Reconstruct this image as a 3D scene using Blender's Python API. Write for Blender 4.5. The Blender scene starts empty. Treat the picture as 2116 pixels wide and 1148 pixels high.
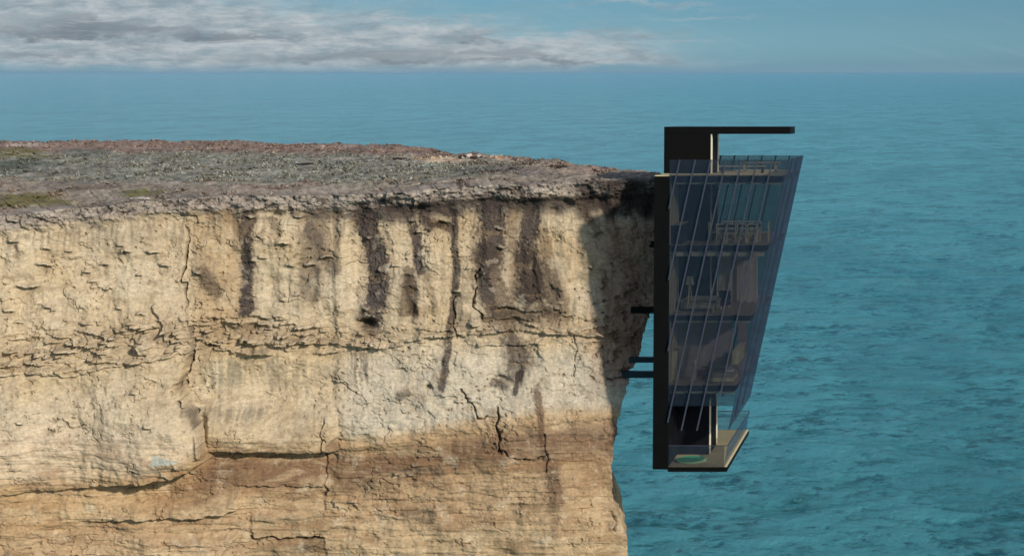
import bpy, bmesh, math, random
import numpy as np
from mathutils import Matrix, Vector, Euler

scene = bpy.context.scene
COL = scene.collection
R = math.radians

# ------------------------------------------------------------------ camera
EYE = 45.0                       # height of the eye above the sea, metres
cam_d = bpy.data.cameras.new("camera")
cam = bpy.data.objects.new("camera", cam_d)
COL.objects.link(cam)
cam.location = (0, 0, EYE)
cam.rotation_euler = (R(90), 0, 0)
cam_d.sensor_width = 36.0
cam_d.lens = 50.0
cam_d.shift_x = -0.4107
cam_d.shift_y = -0.2004
cam_d.clip_start = 0.5
cam_d.clip_end = 200000.0
scene.camera = cam
F = 2116 * 50.0 / 36.0
CX, CY = 1927.0, 150.0           # where +Y meets the picture

# ------------------------------------------------------------------ light
SUN_EL, SUN_AZ = 25.0, 131.0     # azimuth clockwise from +Y
sun_d = bpy.data.lights.new("sun", 'SUN')
sun_d.energy = 3.5
sun_d.angle = R(2.6)
sun_d.color = (1.0, 0.945, 0.87)
sun = bpy.data.objects.new("sun", sun_d)
COL.objects.link(sun)
sv = Vector((math.sin(R(SUN_AZ)) * math.cos(R(SUN_EL)), math.cos(R(SUN_AZ)) * math.cos(R(SUN_EL)), math.sin(R(SUN_EL))))
sun.rotation_euler = sv.to_track_quat('Z', 'Y').to_euler()
scene.view_settings.view_transform = 'Standard'
scene.view_settings.look = 'None'
scene.view_settings.gamma = 1.0
scene.view_settings.exposure = 0.0


class NT:
    """small helper to write node trees"""
    def __init__(s, nt):
        s.nt = nt
        nt.nodes.clear()

    def n(s, t, **kw):
        nd = s.nt.nodes.new(t)
        ins = kw.pop('ins', {})
        for k, v in kw.items():
            setattr(nd, k, v)
        for k, v in ins.items():
            if isinstance(v, bpy.types.NodeSocket):
                s.nt.links.new(v, nd.inputs[k])
            else:
                nd.inputs[k].default_value = v
        return nd

    def m(s, op, a, b=0.0, c=0.0, clamp=False):
        nd = s.n('ShaderNodeMath', operation=op, use_clamp=clamp, ins={0: a, 1: b, 2: c})
        return nd.outputs[0]

    def mix(s, fac, a, b, blend='MIX'):
        nd = s.n('ShaderNodeMix', data_type='RGBA', blend_type=blend)
        for i, v in ((0, fac), (6, a), (7, b)):
            if isinstance(v, bpy.types.NodeSocket):
                s.nt.links.new(v, nd.inputs[i])
            else:
                nd.inputs[i].default_value = v if i == 0 else (tuple(v) + (1,) if len(v) == 3 else v)
        return nd.outputs[2]

    def noise(s, vec, scale, detail=4, rough=0.55, dist=0.0):
        nd = s.n('ShaderNodeTexNoise', ins={'Vector': vec, 'Scale': scale, 'Detail': detail, 'Roughness': rough, 'Distortion': dist})
        return nd.outputs['Fac']

    def ss(s, x, a, b, lo=0.0, hi=1.0):
        nd = s.n('ShaderNodeMapRange', interpolation_type='SMOOTHSTEP', ins={0: x, 1: a, 2: b, 3: lo, 4: hi})
        return nd.outputs[0]


def srgb(r, g, b, k=1.0):
    def f(c):
        c /= 255.0
        return (c / 12.92 if c <= 0.04045 else ((c + 0.055) / 1.055) ** 2.4) * k
    return (f(r), f(g), f(b))


# ------------------------------------------------------------------ sky with low clouds on the horizon
world = bpy.data.worlds.new("World")
scene.world = world
world.use_nodes = True
w = NT(world.node_tree)
sky = w.n('ShaderNodeTexSky', sky_type='NISHITA', sun_disc=False, sun_elevation=R(SUN_EL), sun_rotation=R(SUN_AZ),
          altitude=0.0, air_density=1.0, dust_density=0.6, ozone_density=2.0)
SKY_K = 0.12
tc = w.n('ShaderNodeTexCoord').outputs['Generated']
sp = w.n('ShaderNodeSeparateXYZ', ins={0: tc})
ay = w.m('MAXIMUM', w.m('ABSOLUTE', sp.outputs[1]), 0.08)
az = w.m('DIVIDE', sp.outputs[0], ay)
el = w.m('DIVIDE', sp.outputs[2], ay)
SX = w.m('MULTIPLY_ADD', az, F / 100, CX / 100)
SY = w.m('MULTIPLY_ADD', el, -F / 100, CY / 100)
pv = w.n('ShaderNodeCombineXYZ', ins={0: w.m('MULTIPLY', SX, 0.30), 1: SY, 2: 0.0}).outputs[0]
n1 = w.noise(pv, 2.2, 9, 0.66, 0.2)
n2 = w.noise(w.n('ShaderNodeVectorMath', operation='ADD', ins={0: pv, 1: (7.3, 3.1, 2.0)}).outputs[0], 4.5, 9, 0.68, 0.3)
SXw = w.m('ADD', SX, w.m('MULTIPLY', w.m('SUBTRACT', n2, 0.5), 3.6))
SYw = w.m('ADD', SY, w.m('MULTIPLY', w.m('SUBTRACT', n1, 0.5), 1.1))


def blob(cx, cy, rx, ry, k=1.0):
    a = w.m('POWER', w.m('ABSOLUTE', w.m('DIVIDE', w.m('SUBTRACT', SXw, cx), rx)), 2.0)
    b = w.m('POWER', w.m('ABSOLUTE', w.m('DIVIDE', w.m('SUBTRACT', SYw, cy), ry)), 2.0)
    e = w.m('EXPONENT', w.m('MULTIPLY', w.m('ADD', a, b), -1.0))
    return w.m('MULTIPLY', e, k)


def add(lst):
    o = lst[0]
    for q in lst[1:]:
        o = w.m('ADD', o, q)
    return o


dark = add([blob(1.7, 0.48, 1.6, 0.20, 1.1), blob(3.0, .64, 1.6, .10, .7), blob(7.4, 1.05, 1.6, .07, .5), blob(11.4, 1.22, 1.6, .08, .5), blob(0.2, 0.72, 1.6, 0.10), blob(3.4, 0.72, 1.2, 0.10, .9), blob(5.2, 0.80, 1.5, 0.11), blob(0.6, 1.12, 1.7, 0.11, .8),
            blob(9.7, 0.80, 0.8, 0.10), blob(6.3, 1.20, 2.4, 0.10, .6), blob(9.6, 1.22, 2.8, 0.16, .7), blob(2.6, 0.98, 1.3, 0.07, .6), blob(0.6, 0.02, 1.3, 0.10, .6)])
lightc = add([blob(13.5, 0.10, 2.2, .07, .42), blob(14.8, .38, 1.6, .05, .36), blob(10.0, 1.30, 5.0, .16, .5), blob(3.0, 0.5, 9.5, 1.3, .42), blob(9.0, 1.12, 4.5, .34, .75), blob(0.8, 0.28, 2.6, .30, .7), blob(3.0, 1.0, 4.0, .25, .5), blob(0.6, 0.45, 5.2, 0.75, .9), blob(7.2, 0.92, 5.2, 0.40, .8), blob(5.0, 1.10, 5.6, 0.42, .55), blob(0.5, 0.3, 1.8, .5, .5)])
darkm = w.m('MULTIPLY', w.ss(w.m('MULTIPLY', dark, w.m('ADD', w.m('MULTIPLY', n2, 1.8), -0.02)), 0.12, 1.0), 0.80)
lightm = w.ss(w.m('MULTIPLY', lightc, w.m('ADD', n1, 0.40)), 0.10, 0.95)
cirr = w.m('MULTIPLY', w.ss(w.noise(w.n('ShaderNodeCombineXYZ', ins={0: w.m('ADD', w.m('MULTIPLY', SX, 0.35), w.m('MULTIPLY', SY, -0.5)), 1: w.m('ADD', w.m('MULTIPLY', SY, 2.4), w.m('MULTIPLY', SX, -0.62)), 2: 0}).outputs[0], 1.2, 5, 0.6), 0.5, 0.85), 0.22)
# clear sky colour: the physical sky, tinted to the photo's cool teal
skyc = w.mix(1.0, sky.outputs[0], (SKY_K, SKY_K, SKY_K), 'MULTIPLY')
hor = w.ss(el, 0.07, 0.32)
low_t = w.mix(w.ss(el, 0.0, 0.05), (0.29, 0.57, 0.98), (0.235, 0.43, 0.66))
tint = w.mix(hor, low_t, (1.18, 1.06, 0.98))
skyc = w.mix(1.0, skyc, tint, 'MULTIPLY')
c1 = w.mix(cirr, skyc, srgb(165, 190, 200))
c2 = w.mix(lightm, c1, w.mix(w.ss(n2, .3, .7), srgb(142, 160, 170), srgb(186, 194, 198)))
c3 = w.mix(darkm, c2, w.mix(w.ss(n1, .3, .7), srgb(104, 116, 128), srgb(150, 158, 166)))
n3 = w.noise(w.n('ShaderNodeVectorMath', operation='MULTIPLY', ins={0: pv, 1: (.62, 1.5, 1.0)}).outputs[0], 2.6, 8, 0.62, 0.6)
c3 = w.mix(w.m('MULTIPLY', w.m('MULTIPLY', lightm, w.ss(n3, .47, .64)), .36), c3, srgb(122, 136, 148))
c3 = w.mix(w.m('MULTIPLY', w.m('MULTIPLY', lightm, w.ss(n3, .46, .34)), .32), c3, srgb(206, 210, 212))
c3 = w.mix(w.m('MULTIPLY', w.ss(el, .008, .0), .8), c3, srgb(122, 156, 174))
bg = w.n('ShaderNodeBackground', ins={'Color': c3, 'Strength': 1.0})
w.nt.links.new(bg.outputs[0], w.n('ShaderNodeOutputWorld').inputs[0])


# ------------------------------------------------------------------ helpers
def tag(o, label=None, cat=None, group=None, kind=None):
    if label: o['label'] = label
    if cat: o['category'] = cat
    if group: o['group'] = group
    if kind: o['kind'] = kind
    return o


def mat(name, col, rough=0.6, spec=0.3, var=0.0, scale=3.0, bump=0.0, metal=0.0, stretch=(1, 1, 1)):
    m = bpy.data.materials.new(name)
    m.use_nodes = True
    t = NT(m.node_tree)
    vec = t.n('ShaderNodeTexCoord').outputs['Object']
    vec = t.n('ShaderNodeMapping', ins={'Vector': vec, 'Scale': stretch}).outputs[0]
    nz = t.noise(vec, scale, 6, 0.6)
    k = t.ss(nz, 0.3, 0.7, 1 - var, 1 + var * .6)
    kc = t.n('ShaderNodeCombineXYZ', ins={0: k, 1: k, 2: k}).outputs[0]
    c = t.mix(1.0, tuple(col) + (1,), kc, 'MULTIPLY')
    p = t.n('ShaderNodeBsdfPrincipled', ins={'Base Color': c, 'Roughness': rough, 'Metallic': metal, 'Specular IOR Level': spec})
    if bump:
        b = t.n('ShaderNodeBump', ins={'Height': nz, 'Strength': bump, 'Distance': 0.05})
        t.nt.links.new(b.outputs[0], p.inputs['Normal'])
    t.nt.links.new(p.outputs[0], t.n('ShaderNodeOutputMaterial').inputs[0])
    return m


def glass(name, tint, gloss=0.10, rough=0.02, film=.020):
    m = bpy.data.materials.new(name)
    m.use_nodes = True
    t = NT(m.node_tree)
    tr = t.n('ShaderNodeBsdfTransparent', ins={'Color': tuple(tint) + (1,)})
    gl = t.n('ShaderNodeBsdfGlossy', ins={'Color': (0.5, 0.58, 0.75, 1), 'Roughness': rough})
    fr = t.m('MULTIPLY_ADD', t.n('ShaderNodeFresnel', ins={'IOR': 1.5}).outputs[0], gloss, .03)
    mx = t.n('ShaderNodeMixShader', ins={0: fr, 1: tr.outputs[0], 2: gl.outputs[0]})
    ob_ = t.n('ShaderNodeTexCoord').outputs['Object']
    veil = t.m('MULTIPLY', t.ss(t.noise(ob_, 1.3, 6, .65), .2, .8, .6, 1.4), film)  # blue-grey diffuse veil painted over the panes, imitating haze and reflection
    df = t.n('ShaderNodeBsdfDiffuse', ins={'Color': (.30, .34, .42, 1)})
    m2_ = t.n('ShaderNodeMixShader', ins={0: veil, 1: mx.outputs[0], 2: df.outputs[0]})
    t.nt.links.new(m2_.outputs[0], t.n('ShaderNodeOutputMaterial').inputs[0])
    return m


class MB:
    def __init__(s):
        s.v, s.f = [], []

    def prism(s, poly, a, b, axis='y'):
        """poly of (u,v); extruded along axis from a to b.  y: (x,z)  x: (y,z)  z: (x,y)"""
        n = len(poly); o = len(s.v)
        for d in (a, b):
            for (u, v) in poly:
                s.v.append({'y': (u, d, v), 'x': (d, u, v), 'z': (u, v, d)}[axis])
        s.f.append(tuple(o + i for i in range(n)))
        s.f.append(tuple(o + n + i for i in reversed(range(n))))
        for i in range(n):
            j = (i + 1) % n
            s.f.append((o + j, o + i, o + n + i, o + n + j))
        return s

    def box(s, x0, x1, y0, y1, z0, z1):
        return s.prism([(x0, z0), (x1, z0), (x1, z1), (x0, z1)], y0, y1, 'y')

    def lathe(s, prof, cx=0, cy=0, seg=20):
        o = len(s.v)
        for (r, z) in prof:
            for k in range(seg):
                a = 2 * math.pi * k / seg
                s.v.append((cx + r * math.cos(a), cy + r * math.sin(a), z))
        for i in range(len(prof) - 1):
            for k in range(seg):
                k2 = (k + 1) % seg
                s.f.append((o + i * seg + k, o + i * seg + k2, o + (i + 1) * seg + k2, o + (i + 1) * seg + k))
        s.f.append(tuple(o + k for k in reversed(range(seg))))
        s.f.append(tuple(o + (len(prof) - 1) * seg + k for k in range(seg)))
        return s

    def bar(s, p, q, r):
        p, q = Vector(p), Vector(q)
        d = (q - p).normalized()
        a = d.orthogonal().normalized(); b = d.cross(a)
        o = len(s.v)
        for c in (p, q):
            for k in range(6):
                t = k * math.pi / 3
                s.v.append(tuple(c + a * r * math.cos(t) + b * r * math.sin(t)))
        for k in range(6):
            k2 = (k + 1) % 6
            s.f.append((o + k, o + k2, o + 6 + k2, o + 6 + k))
        s.f.append(tuple(o + k for k in reversed(range(6)))); s.f.append(tuple(o + 6 + k for k in range(6)))
        return s

    def build(s, name, m, parent=None, bevel=0.0, smooth=False):
        me = bpy.data.meshes.new(name)
        me.from_pydata(s.v, [], s.f)
        bm = bmesh.new(); bm.from_mesh(me)
        bmesh.ops.recalc_face_normals(bm, faces=bm.faces)
        if bevel:
            bmesh.ops.bevel(bm, geom=list(bm.edges), offset=bevel, segments=2, affect='EDGES', profile=0.6)
        bm.to_mesh(me); bm.free()
        if smooth:
            for p in me.polygons: p.use_smooth = True
        me.materials.append(m)
        o = bpy.data.objects.new(name, me)
        COL.objects.link(o)
        if parent: o.parent = parent
        return o


def grid_object(name, P, cols, m, wrap=False):
    """P: (rows, cols, 3) array -> smooth grid mesh with a colour attribute"""
    nr, nc = P.shape[:2]
    me = bpy.data.meshes.new(name)
    nv = nr * nc
    idx = np.arange(nv).reshape(nr, nc)
    q = np.stack([idx[:-1, :-1], idx[1:, :-1], idx[1:, 1:], idx[:-1, 1:]], -1).reshape(-1, 4)
    me.vertices.add(nv)
    me.vertices.foreach_set('co', P.reshape(-1).astype(np.float32))
    me.loops.add(q.size)
    me.loops.foreach_set('vertex_index', q.reshape(-1).astype(np.int32))
    me.polygons.add(len(q))
    me.polygons.foreach_set('loop_start', np.arange(0, q.size, 4, dtype=np.int32))
    me.polygons.foreach_set('loop_total', np.full(len(q), 4, dtype=np.int32))
    me.polygons.foreach_set('use_smooth', np.ones(len(q), dtype=bool))
    me.update(calc_edges=True)
    if cols is not None:
        at = me.color_attributes.new('tone', 'FLOAT_COLOR', 'POINT')
        rgba = np.ones((nv, 4), np.float32)
        rgba[:, :3] = cols.reshape(-1, 3)
        at.data.foreach_set('color', rgba.reshape(-1))
    me.materials.append(m)
    o = bpy.data.objects.new(name, me)
    COL.objects.link(o)
    return o


# numpy noise ------------------------------------------------------
rs = np.random.RandomState(11)
PERM = rs.permutation(1024)
PERM = np.concatenate([PERM, PERM])
GA = rs.rand(1024) * 2 * np.pi
GX, GY = np.cos(GA), np.sin(GA)


def perlin(x, y, seed=0):
    xi = np.floor(x).astype(np.int64); yi = np.floor(y).astype(np.int64)
    xf = x - xi; yf = y - yi
    u = xf * xf * xf * (xf * (xf * 6 - 15) + 10); v = yf * yf * yf * (yf * (yf * 6 - 15) + 10)

    def g(dx, dy):
        h = PERM[(PERM[(xi + dx + seed * 57) & 1023] + yi + dy) & 1023]
        return GX[h] * (xf - dx) + GY[h] * (yf - dy)
    a = g(0, 0); b = g(1, 0); c = g(0, 1); d = g(1, 1)
    return ((a + (b - a) * u) + ((c + (d - c) * u) - (a + (b - a) * u)) * v) * 1.45


def fbm(x, y, octv=4, seed=0, gain=0.5, ridge=False):
    o = 0; a = 1; t = 0
    for k in range(octv):
        p = perlin(x * 2 ** k + 13.1 * k, y * 2 ** k + 7.7 * k, seed + k * 3)
        if ridge: p = 1 - 2 * np.abs(p)
        o = o + a * p; t += a; a *= gain
    return o / t


def sst(x, a, b):
    t = np.clip((x - a) / (b - a), 0, 1)
    return t * t * (3 - 2 * t)


def seg_dist(U, V, pts):
    """distance (photo pixels) to a polyline"""
    best = np.full(U.shape, 1e9)
    for (x0, y0), (x1, y1) in zip(pts[:-1], pts[1:]):
        dx, dy = x1 - x0, y1 - y0
        t = np.clip(((U - x0) * dx + (V - y0) * dy) / (dx * dx + dy * dy + 1e-9), 0, 1)
        best = np.minimum(best, np.hypot(U - x0 - t * dx, V - y0 - t * dy))
    return best


# ------------------------------------------------------------------ the cliff and the plateau on it
lip_x = [-600, 0, 60, 130, 200, 300, 400, 500, 600, 700, 800, 900, 1000, 1100, 1200, 1300, 1378]
lip_y = [462, 446, 440, 430, 428, 414, 408, 402, 403, 402, 398, 388, 382, 379, 376, 373, 370]
far_x = [-600, 0, 200, 400, 600, 800, 890, 930, 1050, 1130, 1220, 1300, 1340, 1385]
far_y = [290, 293, 291, 291, 296, 301, 306, 319, 323, 333, 343, 355, 360, 363]
sil_y = [360, 500, 600, 640, 660, 700, 740, 770, 800, 850, 960, 1010, 1050, 1080, 1120, 1180, 2400]
sil_x = [1385, 1375, 1362, 1345, 1332, 1328, 1316, 1300, 1288, 1283, 1268, 1268, 1272, 1284, 1293, 1297, 1340]

U0 = np.concatenate([np.linspace(-600, -22, 60), np.arange(-20, 1378.1, 1.5)])
NS = len(U0)
lipy = np.interp(U0, lip_x, lip_y)
lipY = np.interp(U0, [-600, 0, 400, 700, 1000, 1200, 1378], [56.5, 61.0, 64.2, 66.2, 67.9, 69.2, 69.9])
r1 = np.linspace(0, 1, 540)
r2 = np.linspace(0, 1, 30)[1:]
V = np.concatenate([lipy[None, :] + (1190 - lipy[None, :]) * r1[:, None], 1190 + (2500 - 1190) * r2[:, None] + 0 * lipy[None, :]], 0)
NR = V.shape[0]
dY = np.interp(V, [370, 440, 600, 780, 860, 1000, 1190, 2500], [0, 0, -0.9, -2.35, -3.25, -3.9, -4.8, -8.0])
endpx = np.interp(V, sil_y, sil_x) - 5 * (1 - sst(V, 420, 640))
U = U0[None, :] + (endpx - 1378) * sst(U0[None, :], 1120, 1400) / sst(np.array(1378.0), 1120, 1400)
Yb = lipY[None, :] + dY * (0.62 + 0.38 * sst(U0[None, :], 700, 1250))

# --- sculpting in metres of the face (a along, b down)
jx = fbm(U / 60, V / 60, 3, 5) * 9
jy = fbm(U / 60, V / 60, 3, 9) * 9
Uw, Vw = U + jx, V + jy
jx2 = fbm(U / 14, V / 14, 3, 15) * 3.5
jy2 = fbm(U / 14, V / 14, 3, 19) * 3.5
jx3 = fbm(U / 30, V / 30, 2, 25) * 6; jy3 = fbm(U / 30, V / 30, 2, 29) * 5
Us, Vs = U + jx2 + jx3, V + jy2 + jy3
A, B = U / 45.0, V / 45.0
dl = V - lipy[None, :]                      # pixels below the lip
D = 0.45 * fbm(A / 6, B / 7, 3, 1) + 0.24 * fbm(A / 1.5, B / 1.7, 5, 2, .55)
low = sst(V, 850, 960)
br_ = fbm(A / 3.4, B / 2.6, 3, 181, .5)
D += .34 * sst(V, 440, 520) * (1 - .5 * low) * np.clip(br_, -.6, .35) + .16 * sst(V, 450, 520) * fbm(A / .9, B / 1.1, 3, 183, .5) * sst(fbm(A / 3, B / 3, 2, 185), -.1, .3)
# broad vertical buttresses on the upper right half
rb = sst(U, 430, 560) * (1 - sst(V, 640, 740))
D += rb * 0.30 * fbm(Uw / 45 / 1.3, B / 9, 3, 21)
rb2 = sst(U, 700, 800) * (1 - sst(V, 620, 700))
D += rb2 * 0.13 * fbm((Uw + jx * 2) / 45 / .62, B / 2.2, 4, 23, .6, ridge=True) * sst(fbm(A / 1.6, B / 1.6, 2, 24), -.4, .4)
# rough fine relief
rough = 0.35 + 0.65 * sst(fbm(A / 2.2, B / 2.2, 3, 31), -0.1, 0.4)
fine = fbm(A / 0.33, B / 0.26, 4, 33, 0.6)
D += 0.034 * fine * rough ** 1.5
strata = fbm(A / 1.9 + 0.15 * fine, B / 0.22 + 1.3 * fbm(A / 2.2, B / 2.2, 3, 37), 4, 35, 0.6)
low = sst(V, 850, 960)
D += (0.015 + 0.06 * low * sst(fbm(A / 2.5, B / 1.2, 3, 38), -.1, .3)) * strata
D += low * 0.13 * fbm(A / 3.5, B / .45 + .8 * fbm(A / 3, B / 3, 2, 39), 4, 36, .55) + low * .05 * sst(fbm(A / 5, B / .3, 3, 45), -.05, .1)
# the crust at the lip
crust = 1 - sst(dl + 10 * fbm(A / .8, B / .8, 3, 41), 22, 44)
lump = fbm(A / 1.1, B / .5, 5, 43, .62)
D += crust * (0.18 + 0.27 * lump + 0.06 * fbm(A / .2, B / .12, 2, 44) * sst(lump, -.3, .2))
under = sst(dl, 26, 40) * (1 - sst(dl, 52, 100))
D -= under * (0.14 + .22 * sst(U, 680, 820)) * (0.5 + fbm(A / 1.2, B / 3, 3, 47))
# block on the left that stands proud, with its right edge and its ragged foot
bx = np.interp(V, [380, 420, 470, 520, 600, 690, 730, 775, 800, 860, 900, 942], [408, 402, 388, 384, 386, 402, 398, 384, 386, 414, 427, 439])
by = np.interp(U, [-600, 0, 120, 200, 250, 300, 350, 390, 415, 432, 440], [1030, 1022, 1012, 1000, 992, 986, 976, 966, 956, 942, 938])
bl = (1 - sst(Us, bx - 3, bx + 2)) 
blk = bl * (1 - sst(Vs, by - 2, by + 4))
footk = sst(U, 150, 330)
D += bl * 0.0 + (1 - sst(Us, bx - 3, bx + 2)) * 0.16 * (1 - sst(V, 930, 960))
D += blk * sst(V, 560, 900) * (0.22 + 1.05 * footk) - blk * .16 * sst(V, by - 34, by) - blk * .16 * sst(U, bx - 26, bx) * sst(V, 700, 860)
D += blk * 0.25 * sst(V, 780, 930)
# bulge in the middle with an overhanging foot
mb = sst(U, 415, 440) * (1 - sst(Us, 684, 700))
fy = 932 - 6 * sst(U, 430, 690) - 4 * np.sin(U / 60)
bul = mb * sst(V, 800, 905) * (1 - sst(Vs, fy - 1, fy + 5))
D += bul * 0.80 - bul * .20 * sst(V, fy - 48, fy)
D -= mb * 0.20 * np.exp(-((V - 835) / 22.0) ** 2)
D -= mb * 0.28 * np.exp(-((V - fy - 14) / 14.0) ** 2)
# foot of the pale right part
fy2 = np.interp(U, [690, 760, 900, 1040, 1280], [928, 924, 905, 880, 862])
D += sst(U, 685, 705) * 0.16 * (1 - sst(Vs, fy2 - 8, fy2 + 10))
# lens shaped shelf at bottom left
ly = np.interp(U, [-600, 60, 180, 280, 400, 470, 498], [1090, 1080, 1076, 1068, 1064, 1054, 1042])
lens = (1 - sst(Us, 494, 500)) * sst(V, ly - 42, ly - 6) * (1 - sst(Vs, ly - 1, ly + 4))
D += lens * 0.42 * sst(U, 60, 330)
D += 0.30 * (1 - sst(Us, 494 - 0.9 * (V - 1100), 503 - 0.9 * (V - 1100))) * sst(V, 1096, 1112) * sst(U, 200, 330)
# long shelf right of it
sy = np.interp(U, [470, 520, 600, 675], [994, 998, 1001, 1003])
sh = sst(U, 478, 500) * (1 - sst(Us, 668, 676))
D += sh * 0.22 * sst(V, 962, 992) * (1 - sst(Vs, sy, sy + 4))
D += (1 - sst(Us, 668, 676)) * sst(U, 500, 520) * (-0.14) * sst(V, 1010, 1040)
D += 0.12 * sst(Us, 515, 525) * (1 - sst(Us, 668, 676)) * sst(V, 1040, 1070) * (1 - sst(Vs, 1108, 1112))
# ledge band half way up: stacks of thin plates
band_c = np.interp(U, [-600, 0, 90, 200, 300, 420, 520, 700, 850, 1000, 1150, 1300], [745, 742, 726, 705, 692, 690, 688, 700, 692, 672, 676, 690])
band_h = np.interp(U, [-600, 0, 200, 330, 420, 560, 700, 860, 1000, 1120, 1250], [34, 34, 38, 40, 34, 38, 26, 20, 26, 20, 30])
band = np.exp(-((Vw - band_c) / band_h) ** 2 * 1.2)
plates = fbm(A / 1.5 + jx / 60, B / 0.19 + .5 * np.sin(A * .9), 4, 51, 0.6)
pl = sst(plates, -0.02, 0.22)
clump = sst(fbm(A / .9, B / .6, 3, 53), -0.25, 0.25)
bstr = np.interp(U, [-100, 300, 700, 900, 1250], [1, 1.15, 0.8, 0.5, 0.55])
D += band * bstr * (0.50 * pl * clump - 0.16 + 0.18 * clump)
# two continuous thin ledges
for pts, wd, hgt in (([(0, 768), (60, 763), (130, 766), (180, 752)], 3.5, .3), ([(75, 762), (120, 756), (140, 773), (290, 738)], 3, .22), ([(190, 740), (300, 738), (420, 716), (470, 722), (560, 727)], 3.5, .34),
                     ([(495, 706), (560, 706), (620, 703), (705, 705), (790, 711)], 4, .42), ([(500, 728), (555, 730)], 3, .3), ([(700, 712), (800, 716), (870, 693), (960, 690)], 3, .24),
                     ([(1000, 684), (1070, 678), (1140, 682), (1240, 690)], 4, .32), ([(990, 708), (1060, 706), (1125, 706)], 3, .24), ([(610, 676), (655, 674)], 3, .25), ([(425, 655), (510, 648), (590, 656)], 4, .26), ([(590, 690), (645, 688)], 3, .28)):
    d_ = seg_dist(Us, Vs, pts)
    side = sst(Vs - np.interp(U, [p[0] for p in pts], [p[1] for p in pts]), 1.5, -10)
    D += hgt * (1 - sst(d_, wd * .5, wd * 1.7)) * (.75 + .5 * fine)
# small mushroom ledges
rr = random.Random(5)
knobs = [(60, 590, 22, .3), (95, 592, 16, .22), (57, 540, 18, .3), (90, 545, 14, .26), (30, 498, 14, .25), (95, 512, 9, .2), (140, 520, 7, .2), (178, 562, 8, .25), (190, 580, 9, .22), (215, 545, 9, .2),
         (262, 515, 12, .28), (318, 518, 14, .28), (290, 565, 7, .24), (342, 545, 12, .28), (375, 570, 7, .2), (355, 463, 12, .28), (520, 445, 9, .25), (556, 506, 12, .3), (588, 498, 14, .34),
         (622, 445, 12, .3), (675, 528, 11, .34), (686, 515, 8, .2), (640, 545, 12, .28), (600, 545, 9, .2), (20, 640, 10, .26), (100, 632, 9, .2), (135, 636, 8, .24), (170, 632, 6, .15), (250, 634, 6, .2),
         (300, 645, 9, .25), (40, 665, 8, .2), (760, 490, 7, .2), (850, 455, 8, .25), (868, 478, 6, .2), (1030, 470, 8, .25), (1035, 510, 9, .3), (410, 560, 11, .25), (445, 605, 8, .2), (700, 640, 9, .22),
         (205, 826, 8, .22), (225, 822, 8, .2), (238, 815, 5, .2), (290, 800, 6, .22), (52, 868, 8, .2), (330, 862, 7, .2), (110, 880, 5, .18), (250, 505, 8, .2), (205, 495, 8, .2)]
for k in range(22):
    x = rr.uniform(0, 1240); y = rr.uniform(450, 700) if rr.random() < .8 else rr.uniform(740, 1100)
    for q in range(rr.randint(1, 6)):
        knobs.append((x + rr.gauss(0, 22), y + rr.gauss(0, 11), rr.uniform(2, 9), rr.uniform(.06, .22)))
knobcol = np.zeros_like(D); knobsh = np.zeros_like(D)
for (x, y, wd, hgt) in knobs:
    if rr.random() < .2: continue
    i0 = np.searchsorted(U0, x - 3 * wd - 12); i1 = np.searchsorted(U0, x + 3 * wd + 60 if x > 1100 else x + 3 * wd + 12)
    if i1 <= i0: continue
    rws = np.where((V[:540, (i0 + i1) // 2 if (i0 + i1) // 2 < NS else NS - 1] > y - 40) & (V[:540, min((i0 + i1) // 2, NS - 1)] < y + 40))[0]
    if len(rws) == 0: continue
    s_ = (slice(rws[0], rws[-1] + 1), slice(i0, i1))
    du = (Us[s_] - x) / wd; dv = Vs[s_] - y - 2.5 * np.abs(du) * (rr.random() - .3)
    hh = 5.5 + wd * .12
    pr = sst(dv, -hh, -1) * (1 - sst(dv, 1.0, 2.6))
    ex = np.exp(-np.abs(du) ** 3) * pr
    D[s_] += hgt * ex
    knobcol[s_] = np.maximum(knobcol[s_], ex)
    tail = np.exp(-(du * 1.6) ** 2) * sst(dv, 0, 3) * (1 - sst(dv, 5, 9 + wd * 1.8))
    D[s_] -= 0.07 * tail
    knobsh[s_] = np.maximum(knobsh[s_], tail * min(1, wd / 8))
# root-like rib at (340,640) and pillars
d_ = seg_dist(Us, Vs, [(325, 630), (340, 650), (352, 662), (356, 690)])
D += .26 * (1 - sst(d_, 3, 9))
# cracks
cracks = [([(384, 470), (389, 500), (381, 540), (384, 600), (390, 640), (400, 690)], 3.2, .4), ([(398, 700), (398, 755), (384, 772), (380, 790)], 3.0, .35), ([(383, 800), (392, 835), (410, 852), (415, 868)], 4.5, .35),
          ([(137, 865), (150, 878), (170, 880), (190, 868)], 1.8, .12), ([(940, 610), (935, 640), (944, 700)], 2.2, .2), ([(958, 802), (962, 825), (985, 845), (992, 866), (1005, 862)], 2.2, .25), ([(1028, 845), (1032, 880), (1034, 930), (1062, 944), (1110, 950), (1130, 940)], 2.6, .36),
          ([(1185, 690), (1186, 775)], 1.6, .15), ([(1255, 783), (1290, 780)], 2.2, .25), ([(985, 560), (984, 640), (1000, 655)], 2.4, .3), ([(1122, 900), (1128, 940), (1130, 980)], 2, .15), ([(1270, 1060), (1268, 1095)], 2.5, .25),
          ([(670, 860), (673, 960), (671, 1020)], 2.4, .2), ([(792, 990), (808, 1003), (825, 1004)], 2, .2), ([(515, 1112), (600, 1114), (670, 1112)], 3.0, .35),
          ([(700, 770), (720, 800), (760, 820)], 1.6, .12)]
crk = np.zeros_like(D); crv = fbm(A / .7, B / .7, 3, 66)
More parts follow.
